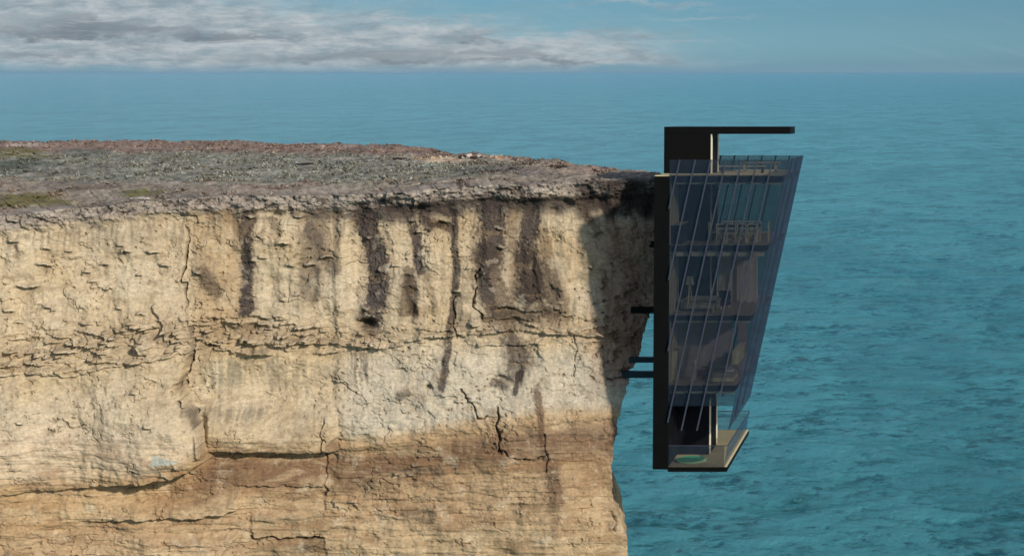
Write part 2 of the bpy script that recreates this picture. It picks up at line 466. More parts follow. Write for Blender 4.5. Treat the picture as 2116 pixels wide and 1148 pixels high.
for pts, wd, dep in cracks:
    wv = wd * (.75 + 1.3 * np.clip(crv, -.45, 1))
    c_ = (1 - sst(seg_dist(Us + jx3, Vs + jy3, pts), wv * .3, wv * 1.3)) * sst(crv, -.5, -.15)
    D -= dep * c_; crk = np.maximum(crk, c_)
# scattered fine fissures
fis = 1 - np.abs(fbm(A / 1.6 + jy / 50, B / 1.0, 4, 61, .55))
fism = sst(fis, .975, .995) * sst(fbm(A / 2, B / 2, 2, 63), 0, .3)
D -= 0.10 * fism
# caves and hollows  (x, y, rx, ry, depth)
for (x, y, rx, ry, dep) in [(757, 668, 17, 10, .7), (380, 789, 9, 6, .6), (432, 715, 22, 5, .5), (440, 660, 16, 5, .3), (843, 600, 16, 12, .3), (852, 640, 10, 18, .35), (840, 575, 12, 8, .25), (1040, 642, 26, 7, .35), (1100, 648, 34, 7, .3),
                            (1055, 663, 26, 6, .3), (1035, 785, 18, 8, .3), (1072, 780, 8, 16, .25), (640, 1113, 28, 4, .5), (870, 430, 10, 9, .3), (905, 465, 24, 7, .3), (800, 425, 34, 10, .3), (745, 425, 18, 9, .3), (1010, 410, 30, 12, .3),
                            (1070, 395, 22, 9, .2), (1175, 420, 10, 10, .25), (1150, 435, 14, 8, .2), (890, 800, 6, 4, .3), (525, 680, 26, 9, .35), (1235, 405, 30, 22, .35), (1310, 400, 34, 18, .4), (1290, 640, 20, 12, .3), (1270, 690, 14, 10, .3),
                            (1300, 610, 16, 10, .3), (1300, 765, 12, 6, .35), (700, 1095, 24, 7, .2), (800, 1075, 30, 6, .15), (770, 1110, 14, 8, .15), (575, 440, 12, 8, .2), (1255, 1095, 8, 12, .15), (1080, 1045, 30, 5, .12), (450, 640, 12, 4, .2)]:
    e_ = np.exp(-(((Us - x) / rx) ** 2 + ((Vs - y) / ry) ** 2) ** 1.5)
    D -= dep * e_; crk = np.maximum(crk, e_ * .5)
# pocks in the weathered parts
pk = fbm(A / .22, B / .18, 2, 71)
pkm = sst(pk, .30, .52) * sst(fbm(A / 1.7, B / 1.7, 3, 73), .02, .3) * (1 - .6 * low)
D -= .12 * pkm
D -= .06 * sst(fbm(A / .30, B / .16, 3, 135, .6), .22, .42) * sst(fbm(A / 2, B / 1.2, 3, 137), -.05, .25)
rpk = sst(fbm(A / .5, B / .4, 3, 75), .22, .4) * sst(U, 1180, 1260) * (1 - sst(V, 760, 800)) * sst(V, 560, 620)
D -= .22 * rpk



def cells(x, y, seed):
    xi = np.floor(x).astype(np.int64); yi = np.floor(y).astype(np.int64)
    best = np.full(x.shape, 9.0); val = np.zeros(x.shape); tx = np.zeros(x.shape); ty = np.zeros(x.shape)
    for dx in (-1, 0, 1):
        for dy in (-1, 0, 1):
            h = PERM[(PERM[(xi + dx + seed * 31) & 1023] + yi + dy) & 1023]
            px_ = xi + dx + ((h * 37) % 1024) / 1024.0; py_ = yi + dy + ((h * 91 + 17) % 1024) / 1024.0
            d_ = (x - px_) ** 2 + (y - py_) ** 2
            m_ = d_ < best
            best = np.where(m_, d_, best); val = np.where(m_, h / 512.0 - 1, val)
            tx = np.where(m_, x - px_, tx); ty = np.where(m_, y - py_, ty)
    return val, tx, ty


for (cxs, cys, amp, sd, lo_, hi_, base_) in ((1.1, .7, .10, 3, -.1, .35, .15), (.42, .24, .055, 5, .0, .3, .07), (.17, .10, .026, 7, .0, .3, .06)):
    v_, tx_, ty_ = cells(A / cxs + .25 * fbm(A / .4, B / .4, 2, sd + 200), B / cys + .25 * fbm(A / .4, B / .4, 2, sd + 210), sd)
    mk_ = base_ + (1 - base_) * sst(fbm(A / 2.1, B / 1.6, 3, sd + 220), lo_, hi_)
    mk_ = mk_ * (1 - .75 * blk * sst(V, 740, 780) * (1 - .6 * sst(U, -50, 150) * 0)) * (1 - .5 * mb * sst(V, 740, 780) * (1 - sst(V, 925, 940))) * (1 - .45 * sst(U, 0, 60) * (1 - sst(U, 380, 400)) * (1 - sst(V, 640, 680)))
    mk_ = mk_ + crust * .9 + .5 * band
    mk_ = mk_ * (1 - .6 * low)
    D += amp * mk_ * (v_ + .8 * tx_ * ((v_ * 7) % 1 - .5) * 2 + .9 * ty_ * ((v_ * 13) % 1 - .2))
fadeD = 1 - sst(V, 1200, 1300) * .6
D = D * fadeD

# --- colours of the rock
C = lambda r, g, b: np.array(srgb(r, g, b))


def lay(col, m, c):
    m = np.clip(m, 0, 1)[..., None]
    return col * (1 - m) + c * m


big = fbm(A / 4, B / 3, 4, 81)
med = fbm(A / 1.0, B / .8, 4, 83, .6)
sml = fbm(A / .2, B / .16, 4, 85, .65)
gr = fbm(A / .07, B / .06, 2, 87)
K = np.zeros(V.shape + (3,)) + C(205, 180, 138)
K = lay(K, sst(big, -.1, .45) * .7, C(196, 164, 112))
K = lay(K, sst(-big, .0, .5) * .5, C(208, 188, 154))
K = lay(K, sst(U, 380, 420) * (1 - sst(U, 470, 540)) * (1 - sst(V, 640, 700)) * .75, C(183, 147, 96))
K = lay(K, sst(U, 160, 200) * (1 - sst(U, 325, 350)) * sst(V, 440, 455) * (1 - sst(V, 500, 545)) * .45, C(168, 146, 112))
pale = sst(U, 680, 740) * sst(Vw, 700, 760) * (1 - sst(V, fy2 - 40, fy2 - 10))
K = lay(K, pale * .65, C(205, 192, 166))
K = lay(K, sst(U, 1100, 1200) * sst(V, 690, 760) * (1 - sst(V, 820, 870)) * .3, C(190, 184, 165))
grey = sst(fbm(A / 1.5, B / 2.5, 4, 91), .05, .4)
K = lay(K, grey * .4 * sst(V, 720, 780) * (1 - sst(V, 840, 940)), C(160, 152, 130))
# ochre then brown beneath
oy = np.where(U < 440, by - 18, np.where(U < 690, fy - 12, fy2 - 14))
Vw = Vw + 16 * fbm(A / 1.4, B / .5, 4, 99, .6)
och = sst(Vw, oy - 26, oy + 14)
K = lay(K, och * .85, C(186, 147, 96))
brn = sst(Vw, oy + 10, oy + 44) * (1 - sst(Vw, oy + 70, oy + 120)) * sst(U, 380, 440)
K = lay(K, brn * .92, C(126, 94, 66))
K = lay(K, low * sst(fbm(A / 2.6, B / .8, 4, 171, .6), .08, .32) * .55, C(132, 98, 64))
K = lay(K, sst(Vw, oy + 80, oy + 130) * .7, C(188, 156, 114))
K = lay(K, sst(V, 1060, 1100) * sst(U, 640, 700) * .55, C(200, 172, 126))
K = lay(K, sst(V, 1050, 1070) * sst(Us, 520, 530) * (1 - sst(Us, 665, 672)) * .6 * sst(med, -.4, .2), C(140, 118, 84))
K = lay(K, np.exp(-(((Us - 640) / 40) ** 2 + ((Vs - 1132) / 14) ** 2)) * .8, C(88, 80, 66))
K = lay(K, lens * .5, C(205, 176, 130))
K = lay(K, blk * sst(V, 860, 900) * (1 - och) * .5, C(216, 190, 156))
K = lay(K, (1 - sst(Us, 440, 530)) * sst(V, 1110, 1120) * sst(U, 290, 330) * .6, C(206, 176, 134))
# streaky run-off
streak = fbm(Uw / 45 / .18, B / 3.2, 3, 95)
K = lay(K, sst(streak, .05, .5) * .38 * (1 - sst(V, 820, 900)), C(150, 132, 104))
K = lay(K, sst(-streak, .1, .5) * .35 * (1 - sst(V, 820, 900)), C(220, 200, 160))
for (x0, x1, y0, y1, c, k) in ((640, 690, 560, 640, (170, 146, 112), .5), (1130, 1175, 560, 690, (150, 122, 92), .55), (1030, 1110, 690, 760, (118, 98, 80), .6), (945, 1000, 640, 680, (130, 108, 82), .5), (820, 870, 560, 660, (120, 98, 74), .5), (420, 560, 660, 700, (150, 112, 68), .5), (500, 560, 700, 730, (104, 82, 58), .6), (600, 700, 690, 704, (112, 90, 64), .5), (1000, 1130, 655, 675, (100, 80, 66), .5), (740, 860, 436, 462, (96, 78, 62), .6), (1240, 1330, 600, 760, (92, 72, 56), .5), (400, 530, 735, 800, (120, 118, 92), .55), (535, 690, 740, 800, (150, 138, 112), .35), (720, 775, 720, 790, (112, 102, 84), .7), (230, 300, 745, 770, (150, 135, 105), .3), (400, 560, 835, 862, (118, 106, 84), .6), (590, 690, 845, 860, (130, 120, 98), .45)):
    mk = sst(Uw, x0, x0 + 14) * (1 - sst(Uw, x1 - 14, x1)) * sst(V, y0, y0 + 12) * (1 - sst(V, y1 - 15, y1 + 15)) * sst(streak, -.45, .25)
    K = lay(K, mk * k, C(*c))
# dark weathering streaks
stains = [([(520, 405), (512, 470), (511, 560), (508, 640)], 16, 1, 0), ([(655, 440), (645, 520), (640, 600)], 30, .55, 0), ([(738, 405), (752, 465), (776, 510), (784, 580), (770, 655)], 27, 1, 0), ([(735, 412), (790, 425), (850, 430)], 12, .9, 0), ([(838, 425), (858, 480), (868, 560)], 12, .95, 0),
          ([(870, 430), (885, 470)], 14, .7, 0), ([(880, 455), (925, 472)], 10, .95, 1), ([(885, 420), (930, 440)], 14, .8, 0), ([(640, 470), (690, 560)], 16, .5, 0), ([(940, 395), (938, 460), (944, 520), (942, 590), (935, 640), (925, 740), (912, 800)], 9, .9, 0), ([(1010, 400), (1017, 460), (1016, 525)], 34, 1, 0), ([(1005, 530), (1015, 600), (1040, 645)], 36, .8, 1), ([(1000, 560), (1012, 640)], 16, .7, 0), ([(1120, 480), (1150, 600), (1170, 650)], 14, .45, 1),
          ([(1098, 375), (1097, 450), (1088, 520), (1094, 610)], 22, 1, 0), ([(1120, 560), (1140, 640)], 26, .7, 1), ([(1060, 430), (1062, 640)], 12, .45, 2), ([(1088, 540), (1105, 625)], 36, .8, 1), ([(1215, 395), (1262, 430)], 20, .85, 1), ([(1300, 395), (1330, 420)], 32, .9, 1), ([(1200, 430), (1235, 480)], 10, .5, 1), ([(1258, 450), (1280, 520), (1300, 600)], 14, .55, 1),
          ([(1050, 690), (1075, 735), (1062, 775)], 22, .7, 0), ([(1000, 655), (1110, 656)], 9, .7, 1), ([(1020, 790), (1045, 800)], 10, .7, 0), ([(1070, 770), (1066, 810)], 7, .9, 0), ([(425, 565), (445, 600)], 20, .65, 0), ([(845, 560), (855, 640)], 15, .7, 1), ([(842, 590), (840, 640)], 16, .5, 1),
          ([(1108, 800), (1118, 890), (1130, 950)], 9, .75, 2), ([(1135, 960), (1150, 1030)], 20, .75, 2), ([(1140, 1040), (1145, 1100)], 12, .4, 1), ([(610, 440), (700, 445)], 12, .6, 1), ([(560, 455), (578, 480)], 10, .6, 1), ([(470, 420), (500, 470)], 22, .35, 2), ([(730, 1000), (755, 1010)], 20, .5, 1),
          ([(830, 975), (900, 972)], 9, .6, 1), ([(840, 1060), (890, 1068)], 14, .55, 1), ([(690, 920), (700, 935)], 14, .5, 2), ([(755, 655), (765, 680)], 20, .7, 1), ([(830, 815), (840, 812)], 12, .6, 1), ([(690, 440), (700, 560)], 8, .35, 0), ([(1240, 560), (1250, 600)], 10, .4, 1), ([(880, 560), (900, 640)], 9, .35, 1)]
scol = [C(54, 50, 54), C(64, 53, 46), C(98, 72, 56)]
stn = np.zeros_like(D)
for pts, wd, k, ci in stains:
    d_ = seg_dist(Uw * .35 + Us * .65, Vs, pts)
    m_ = sst(1 - d_ / wd + .45 * sml + .40 * med + .20 * gr, .03, .38) * sst(d_, wd * 1.9, wd * 1.2)
    stn = np.maximum(stn, m_ * k)
    K = lay(K, sst(1.75 - d_ / wd + .5 * med + .25 * sml, 0, 1.1) * k * .38, C(120, 98, 78))
    K = lay(K, m_ * k * (.86 + .3 * gr), scol[ci])
D += stn * .05 * gr + stn * .035 * sml
# the lip crust: grey-pink lichen crust with black and pale bits
cr = 1 - sst(dl + 12 * med, 18, 42)
K = lay(K, cr * .9, C(158, 144, 130))
K = lay(K, cr * sst(lump + .4 * sml, .05, .4) * .45, C(200, 184, 164))
K = lay(K, cr * sst(-lump - .6 * sml, .02, .35) * .85, C(74, 64, 60))
K = lay(K, cr * sst(sml, .15, .5) * .6, C(208, 192, 170))
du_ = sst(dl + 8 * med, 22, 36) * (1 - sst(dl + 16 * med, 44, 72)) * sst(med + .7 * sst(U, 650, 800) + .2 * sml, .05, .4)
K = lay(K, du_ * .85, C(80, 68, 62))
K = lay(K, sst(dl, 30, 50) * (1 - sst(dl, 60, 110)) * sst(streak, 0, .3) * .45, C(124, 104, 82))
# recess tone of pits, ledges
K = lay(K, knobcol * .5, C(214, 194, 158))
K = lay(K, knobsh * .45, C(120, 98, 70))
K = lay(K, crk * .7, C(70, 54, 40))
K = lay(K, pkm * .55, C(116, 94, 68))
K = lay(K, rpk * .7, C(70, 58, 50))
K = lay(K, fism * .6, C(112, 88, 62))
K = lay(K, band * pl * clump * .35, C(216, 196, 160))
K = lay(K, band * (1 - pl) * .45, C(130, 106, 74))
K = lay(K, low * sst(strata, .1, .5) * .2, C(140, 106, 70))
sl_ = fbm(A / 3.2, B / .62 + .9 * fbm(A / 4, B / 4, 2, 151), 4, 153, .6)
K = lay(K, low * sst(sl_, .0, .3) * .5, C(150, 112, 72))
K = lay(K, low * sst(-sl_, .05, .35) * .4, C(206, 178, 132))
K = lay(K, low * sst(-strata, .1, .5) * .3, C(214, 180, 128))
mot = np.exp(.10 * sml + .05 * gr + .16 * med + .12 * fbm(A / 2.2, B / 1.6, 4, 89, .6))
K *= mot[..., None]
K = lay(K, (1 - low) * (1 - cr) * (1 - sst(stn, 0, .3)) * .10, C(206, 194, 170))
K = lay(K, sst(fbm(A / 1.1, B / .5, 5, 131, .65), .08, .35) * .42 * (1 - cr), C(150, 124, 88))
K = lay(K, sst(fbm(A / .9, B / .9, 5, 133, .7), .12, .4) * .35 * (1 - cr), C(226, 208, 172))
sp_ = sst(fbm(A / .30, B / .16, 3, 135, .6), .22, .42) * sst(fbm(A / 2, B / 1.2, 3, 137), -.05, .25)
K = lay(K, sp_ * (.25 + .15 * low), C(104, 74, 42))
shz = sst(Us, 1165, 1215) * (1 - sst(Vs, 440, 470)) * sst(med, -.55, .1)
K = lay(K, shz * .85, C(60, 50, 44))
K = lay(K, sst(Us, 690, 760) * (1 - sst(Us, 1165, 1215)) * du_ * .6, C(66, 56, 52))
K = lay(K, sst(Us, 1190, 1300) * sst(V, 440, 480) * (1 - sst(V, 760, 830)) * .8, C(172, 124, 92))  # brown painted over the rock to warm the house's cast shadow
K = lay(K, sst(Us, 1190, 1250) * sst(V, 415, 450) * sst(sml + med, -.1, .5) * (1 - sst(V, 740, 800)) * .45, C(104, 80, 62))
# small pale blue paint mark on the block
tri = sst(Us, 336, 342) * (1 - sst(Us, 380, 400)) * (1 - sst(np.abs(Vs - 931) , 10 * (1 - (U - 338) / 62), 12 * (1 - (U - 338) / 62) + 2))
K = lay(K, tri * .7, C(160, 178, 166))
lum = K.mean(-1, keepdims=True)
K = (lum + .86 * (K - lum)) * 0.86

# normals of displacement (horizontal)
nx = np.interp(U0, [-600, 900, 1250, 1378], [.22, .22, .4, .75])
ny = -np.sqrt(1 - nx ** 2)
X = (U - CX) / F * Yb; Z = EYE - (V - CY) / F * Yb
P = np.stack([X + nx[None, :] * D, Yb + ny[None, :] * D, Z], -1)
lipD = P[0].copy()

# right flank: from the near corner back to the far corner
M = 150
tf = np.linspace(0, 1, M + 1)[1:]
farU = np.interp(np.linspace(0, 1, NS), np.linspace(0, 1, NS), U0)
Uf = np.concatenate([np.linspace(-600, 1385, NS)])
Yfc = 72.3
last = P[:, -1, :]
Vf = V[:, -1]
silx = (np.interp(Vf, sil_y, sil_x) - 26 * sst(Vf, 470, 620) - CX) / F * (Yfc - 1.2 + .5 * np.interp(Vf, [370, 1190, 2500], [0, -4.0, -6]))
FL = np.zeros((NR, M, 3)); FK = np.zeros((NR, M, 3))
yN = Yb[:, -1]
yE = Yfc + np.interp(Vf, [370, 1190, 2500], [0, 0.5, 3.0])
xE = silx - .4
for j, t in enumerate(tf):
    bulge = 4 * t * (1 - t)
    x = X[:, -1] * (1 - t) + xE * t + (silx - (X[:, -1] + xE) / 2) * bulge * (1 - .9 * sst(Vf, 470, 620))
    y = yN * (1 - t) + yE * t
    dd = D[:, -1] * (1 - t) + .16 * fbm(y / 1.0 + 40, Vf / 45 / 1.0, 4, 101) * np.minimum(1, t * 4) + .06 * fbm(y / .25, Vf / 45 / .2, 3, 103) * min(1, t * 4)
    th = math.atan2(-ny[-1], nx[-1]) * (1 - t) + math.radians(-60) * t
    FL[:, j, 0] = x + dd * math.cos(th)
    FL[:, j, 1] = y - dd * math.sin(th)
    FL[:, j, 2] = EYE - (Vf - CY) / F * (yN * (1 - t) + yN * t)
    tone = np.exp(.3 * fbm(y / .3, Vf / 45 / .25, 3, 105))[:, None]
    FK[:, j] = K[:, -1] * (1 - min(1, t * 5)) + (K[:, -12] * min(1, t * 5)) * tone
# smooth closing of corner height: flank top follows the plateau
topz_far = EYE - (363 - CY) / F * Yfc
FL[0, :, 2] = lipD[-1, 2] * (1 - tf) + topz_far * tf

# plateau -------------------------------------------------------------
fy_ = np.interp(Uf, far_x, far_y)
plz = np.interp(Uf, [-600, 0, 400, 900, 1385], [5.4, 5.35, 5.3, 5.25, 5.24])
fYd = plz * F / (fy_ - CY)
fYd[-1] = Yfc
farP = np.stack([(Uf - CX) / F * fYd, fYd, EYE - plz], -1)
farP[-1] = FL[0, -1]
G = np.zeros((M + 1, NS, 3))
G[0] = lipD
for j in range(1, M + 1):
    t = tf[j - 1]
    iy = (1 - t) / lipD[:, 1] + t / farP[:, 1]
    yy = 1 / iy
    s_ = (yy - lipD[:, 1]) / (farP[:, 1] - lipD[:, 1] + 1e-9)
    G[j] = lipD + (farP - lipD) * s_[:, None]
    zt = sst(s_, 0, .10)
    zz = lipD[:, 2] + (farP[:, 2] - lipD[:, 2]) * np.clip(.35 * zt + .65 * s_, 0, 1)
    G[j, :, 2] = zz
G[:, -1] = np.concatenate([lipD[-1:], FL[0]], 0)
gx, gy = G[..., 0], G[..., 1]
gU = CX + F * gx / gy; gV = CY + F * (EYE - G[..., 2]) / gy
edge = np.minimum(1, np.arange(M + 1) / 6.0)[:, None] * (1 - sst(np.arange(NS)[None, :] + 0 * gx, NS - 12, NS - 1))
tq = fbm(gx / 5, gy / 3.2, 4, 161, .6) * 5
terr = .06 * (np.floor(tq) + sst(tq - np.floor(tq), 0, .12))
bumps = terr + .14 * fbm(gx / 1.6, gy / 2.2, 4, 111, .6) + .05 * fbm(gx / .3, gy / .45, 3, 113, .6) + .18 * fbm(gx / 6, gy / 9, 2, 114)
G[..., 2] += bumps * edge
gm = fbm(gx / 2.0, gy / 5, 4, 115, .6); gs = fbm(gx / .35, gy / .8, 4, 117, .65); gg = fbm(gx / .12, gy / .3, 2, 119, .6)
gUw = gU + 60 * gm; gVw = gV + 15 * gm + 7 * gs
gk = np.zeros(gx.shape + (3,)) + C(146, 132, 114)
farb = 1 - sst(gVw, np.interp(gU, [0, 400, 900, 1385], [316, 312, 322, 330]), np.interp(gU, [0, 400, 900, 1385], [324, 320, 330, 334]))
gk = lay(gk, farb * .85, C(138, 112, 97))
gk = lay(gk, farb * sst(gs, .05, .35) * .5, C(180, 164, 150))
mid = (1 - farb) * (1 - sst(gVw, np.interp(gU, [0, 700, 1000, 1300], [368, 378, 360, 345]), np.interp(gU, [0, 700, 1000, 1300], [380, 388, 374, 352]))) * (1 - sst(gUw, 950, 1150))
gk = lay(gk, mid * .85, C(132, 132, 116))
gk = lay(gk, mid * sst(gs, .0, .35) * .5, C(164, 166, 154))
gk = lay(gk, sst(-gs, .05, .4) * .5, C(86, 82, 74))
near = 1 - farb - mid
gk = lay(gk, np.clip(near, 0, 1) * sst(gs, .1, .4) * .5, C(190, 172, 158))
gk = lay(gk, np.clip(near, 0, 1) * sst(gm, .1, .4) * .5, C(118, 92, 82))


def patch(x, y, rx, ry, c, k):
    global gk
    m_ = sst(1.25 - np.hypot((gU + 60 * gs + 40 * gm - x) / rx, (gV + 9 * gs + 5 * gm - y) / ry), 0, .7)
    gk = lay(gk, m_ * k, C(*c))


for a_ in ((30, 318, 75, 9, (112, 106, 62), .9), (40, 347, 70, 13, (88, 96, 84), .85), (180, 316, 60, 8, (96, 104, 94), .8), (50, 417, 95, 15, (112, 104, 58), .9), (290, 398, 62, 6, (110, 108, 60), .9), (180, 393, 40, 5, (118, 92, 72), .6),
           (60, 302, 50, 4, (205, 190, 175), .5), (900, 330, 72, 5, (196, 170, 142), .9), (1035, 327, 26, 4, (196, 166, 138), .9), (880, 341, 60, 3, (178, 178, 160), .6), (1040, 356, 120, 7, (96, 92, 92), .6), (1240, 352, 70, 8, (146, 118, 110), .5)):
    patch(*a_)
gk = lay(gk, sst(fbm(gx / 5, gy / 3.5, 4, 141, .6), .05, .35) * .45, C(104, 94, 86))
gk = lay(gk, sst(fbm(gx / 4, gy / 3, 4, 143, .6), .1, .4) * .4, C(172, 160, 148))
ln_ = sst(1 - np.abs(fbm(gx / 1.6, gy / 1.6, 4, 163, .6)), .93, .985)
gk = lay(gk, ln_ * .55, C(78, 70, 64))
gk *= np.exp(.24 * gs + .10 * gg + .2 * gm)[..., None]
gk[0] = K[0]
e3 = np.minimum(1, np.arange(M + 1) / 10.0)[:, None, None]
gk = np.clip(gk * 1.18, 0, .75) * e3 + (1 - e3) * K[0][None]


def rock_mat(name, sc):
    m = bpy.data.materials.new(name)
    m.use_nodes = True
    t = NT(m.node_tree)
    at = t.n('ShaderNodeAttribute', attribute_name='tone').outputs['Color']
    ob = t.n('ShaderNodeTexCoord').outputs['Object']
    n_a = t.noise(ob, sc, 8, .65)
    n_b = t.noise(t.n('ShaderNodeMapping', ins={'Vector': ob, 'Scale': (1, 1, 3.2)}).outputs[0], sc * .35, 8, .65, .6)
    k = t.m('MULTIPLY', t.ss(n_a, .3, .7, .86, 1.12), t.ss(n_b, .3, .7, .84, 1.14))
    kc = t.n('ShaderNodeCombineXYZ', ins={0: k, 1: k, 2: k}).outputs[0]
    c = t.mix(1.0, at, kc, 'MULTIPLY')
    p = t.n('ShaderNodeBsdfPrincipled', ins={'Base Color': c, 'Roughness': .95, 'Specular IOR Level': .12})
    hgt = t.m('ADD', n_a, t.m('MULTIPLY', n_b, 1.5))
    b = t.n('ShaderNodeBump', ins={'Height': hgt, 'Strength': .30, 'Distance': .06})
    t.nt.links.new(b.outputs[0], p.inputs['Normal'])
    t.nt.links.new(p.outputs[0], t.n('ShaderNodeOutputMaterial').inputs[0])
    return m


M_rock = rock_mat('limestone', 9.0)
M_ground = rock_mat('plateau_crust', 7.0)

# back of the headland (coarse): hangs from the far edge
nb = 24
bi = np.unique(np.concatenate([np.arange(NS - 1, 0, -6), [0]]))[::-1]
bt = np.linspace(0, 1, NR)
backP = np.zeros((NR, len(bi), 3))
for q, i in enumerate(bi):
    top = G[-1, i]
    e_ = min(1.0, q / 12.0)
    backP[:, q, 0] = (FL[:, -1, 0] + (top[0] - FL[0, -1, 0]))
    backP[:, q, 1] = top[1] + (FL[:, -1, 1] - FL[0, -1, 1]) + 3 * bt * e_
    backP[:, q, 2] = top[2] + (FL[:, -1, 2] - FL[0, -1, 2])
backK = np.repeat(FK[:, -1:], len(bi), 1)
FL[0, :, :] = G[1:, -1]
allP = np.concatenate([P, FL, backP[:, 1:]], 1)
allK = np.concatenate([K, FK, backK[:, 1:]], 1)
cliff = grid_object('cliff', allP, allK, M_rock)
tag(cliff, 'tall sandy limestone cliff face with dark run-off stains below the dark glass house', 'cliff', kind='structure')
ground = grid_object('ground', G, gk, M_ground)
tag(ground, 'flat grey-green and rusty plateau of crusted ground on top of the cliff', 'ground', kind='structure')

# scrub: low ground cover scattered over the plateau
rn = np.random.RandomState(3)
NT_ = 8000
ci = rn.randint(62, NS - 60, NT_ * 3); cj = (1 + rn.rand(NT_ * 3) * (M - 2)).astype(int)
keep = (mid[cj, ci] + farb[cj, ci] + .5 * sst(gm[cj, ci], 0, .3)) * (0.1 + sst(gm[cj, ci] + .5 * gs[cj, ci], -.1, .3)) > rn.rand(NT_ * 3) * 1.1
ci, cj = ci[keep][:NT_], cj[keep][:NT_]
base = G[cj, ci]; tcol = gk[cj, ci]
n_t = len(ci)
LV = 7
vv = np.zeros((n_t, LV, 3, 3)); cc = np.zeros((n_t, LV, 3, 3))
sz = (.05 + .16 * rn.rand(n_t) ** 4)
for k in range(LV):
    an = rn.rand(n_t) * 2 * np.pi; le = sz * (.6 + .8 * rn.rand(n_t)); hg = sz * (.35 + .8 * rn.rand(n_t))
    o_ = (rn.rand(n_t, 2) - .5) * sz[:, None] * 2.4
    d2 = np.stack([np.cos(an), np.sin(an)], -1)
    pd = np.stack([-d2[:, 1], d2[:, 0]], -1)
    b0 = base[:, :2] + o_
    vv[:, k, 0, :2] = b0 - pd * (le * .5)[:, None]; vv[:, k, 1, :2] = b0 + pd * (le * .5)[:, None]
    vv[:, k, 2, :2] = b0 + d2 * (le * .7)[:, None]
    vv[:, k, 0, 2] = base[:, 2] - .02; vv[:, k, 1, 2] = base[:, 2] + hg * .3; vv[:, k, 2, 2] = base[:, 2] + hg
    cc[:, k] = (tcol * (0.62 + .35 * rn.rand(n_t))[:, None])[:, None, :]
me = bpy.data.meshes.new('scrub')
me.from_pydata(vv.reshape(-1, 3).tolist(), [], np.arange(n_t * LV * 3).reshape(-1, 3).tolist())
at = me.color_attributes.new('tone', 'FLOAT_COLOR', 'POINT')
rgba = np.ones((n_t * LV * 3, 4), np.float32); rgba[:, :3] = cc.reshape(-1, 3)
at.data.foreach_set('color', rgba.reshape(-1))
me.materials.append(M_ground)
so = bpy.data.objects.new('scrub', me); COL.objects.link(so)
tag(so, 'low dry grey-green and rusty scrub covering the cliff top', 'scrub', kind='stuff')


def ground_at(px, py):
    k = np.argmin((gU - px) ** 2 + (gV - py) ** 2)
    return G.reshape(-1, 3)[k]


M_wrock = mat('pale_stone', srgb(205, 195, 178, .85), .95, .1, .35, 6, .5)
M_drock = mat('dark_stone', srgb(72, 60, 56, .8), .95, .1, .35, 6, .5)
M_grock = mat('grey_stone', srgb(146, 134, 122, .8), .95, .1, .35, 6, .5)


def rock(px, py, w_, h_, d_, m, label, grp, seed):
    p = ground_at(px, py)
    bm = bmesh.new()
    bmesh.ops.create_icosphere(bm, subdivisions=3, radius=1)
    rq = random.Random(seed)
    ph = [rq.uniform(0, 6) for _ in range(6)]
    for v in bm.verts:
        c = v.co
        k = 1 + .22 * math.sin(3.1 * c.x + ph[0]) * math.cos(2.7 * c.y + ph[1]) + .16 * math.sin(6 * c.z + 5 * c.x + ph[2]) + .08 * math.sin(11 * c.x + ph[3]) * math.sin(9 * c.y + ph[4])
        fl = 1.0 if c.z < .45 else .45 / c.z * .6 + .4
        v.co = Vector((c.x * k * w_ / 2, c.y * k * d_ / 2, c.z * k * fl * h_ / 2))
    me = bpy.data.meshes.new('rock'); bm.to_mesh(me); bm.free()
    me.materials.append(m)
    o = bpy.data.objects.new('rock', me); COL.objects.link(o)
    o.location = (p[0], p[1], p[2] + h_ * .22); o.rotation_euler = (0, 0, rq.uniform(-.4, .4))
    tag(o, label, 'rock', grp)


GR = 'rocks lying on the cliff top'
rock(957, 330, .45, .36, .5, M_drock, 'dark rock at the left end of the rock row on the far rim', GR, 1)
rock(967, 327, .42, .42, .4, M_wrock, 'tallest pale rock in the far rim row, beside the dark end rock', GR, 2)
rock(978, 330, .40, .30, .4, M_drock, 'small dark rock between two pale rocks on the far rim of the cliff top', GR, 3)
rock(989, 327, .40, .36, .5, M_wrock, 'pale rock between the small dark rock and the grey rock on the far rim', GR, 4)
rock(999, 328, .35, .30, .4, M_grock, 'grey rock at the right end of the rock row on the far rim', GR, 5)
rock(824, 333, .75, .22, .5, M_drock, 'flat dark rock left of the bare tan patch on the cliff top', GR, 6)
rock(1150, 349, 1.1, .20, .6, M_drock, 'wide flat black-brown rock slab on the cliff top nearest the house', GR, 7)
rock(1158, 341, .55, .16, .4, M_drock, 'small flat dark rock just behind the wide black-brown slab', GR, 8)
rock(637, 327, .6, .13, .5, M_drock, 'small dark flat stone far left of the tan patch, on the grey-green ground', GR, 9)
rock(632, 342, 1.2, .12, .6, M_drock, 'long thin dark slab in the grey-green ground', GR, 10)
rock(290, 413, 1.0, .14, .5, M_wrock, 'pale flat slab near the cliff edge below the olive patch', GR, 11)

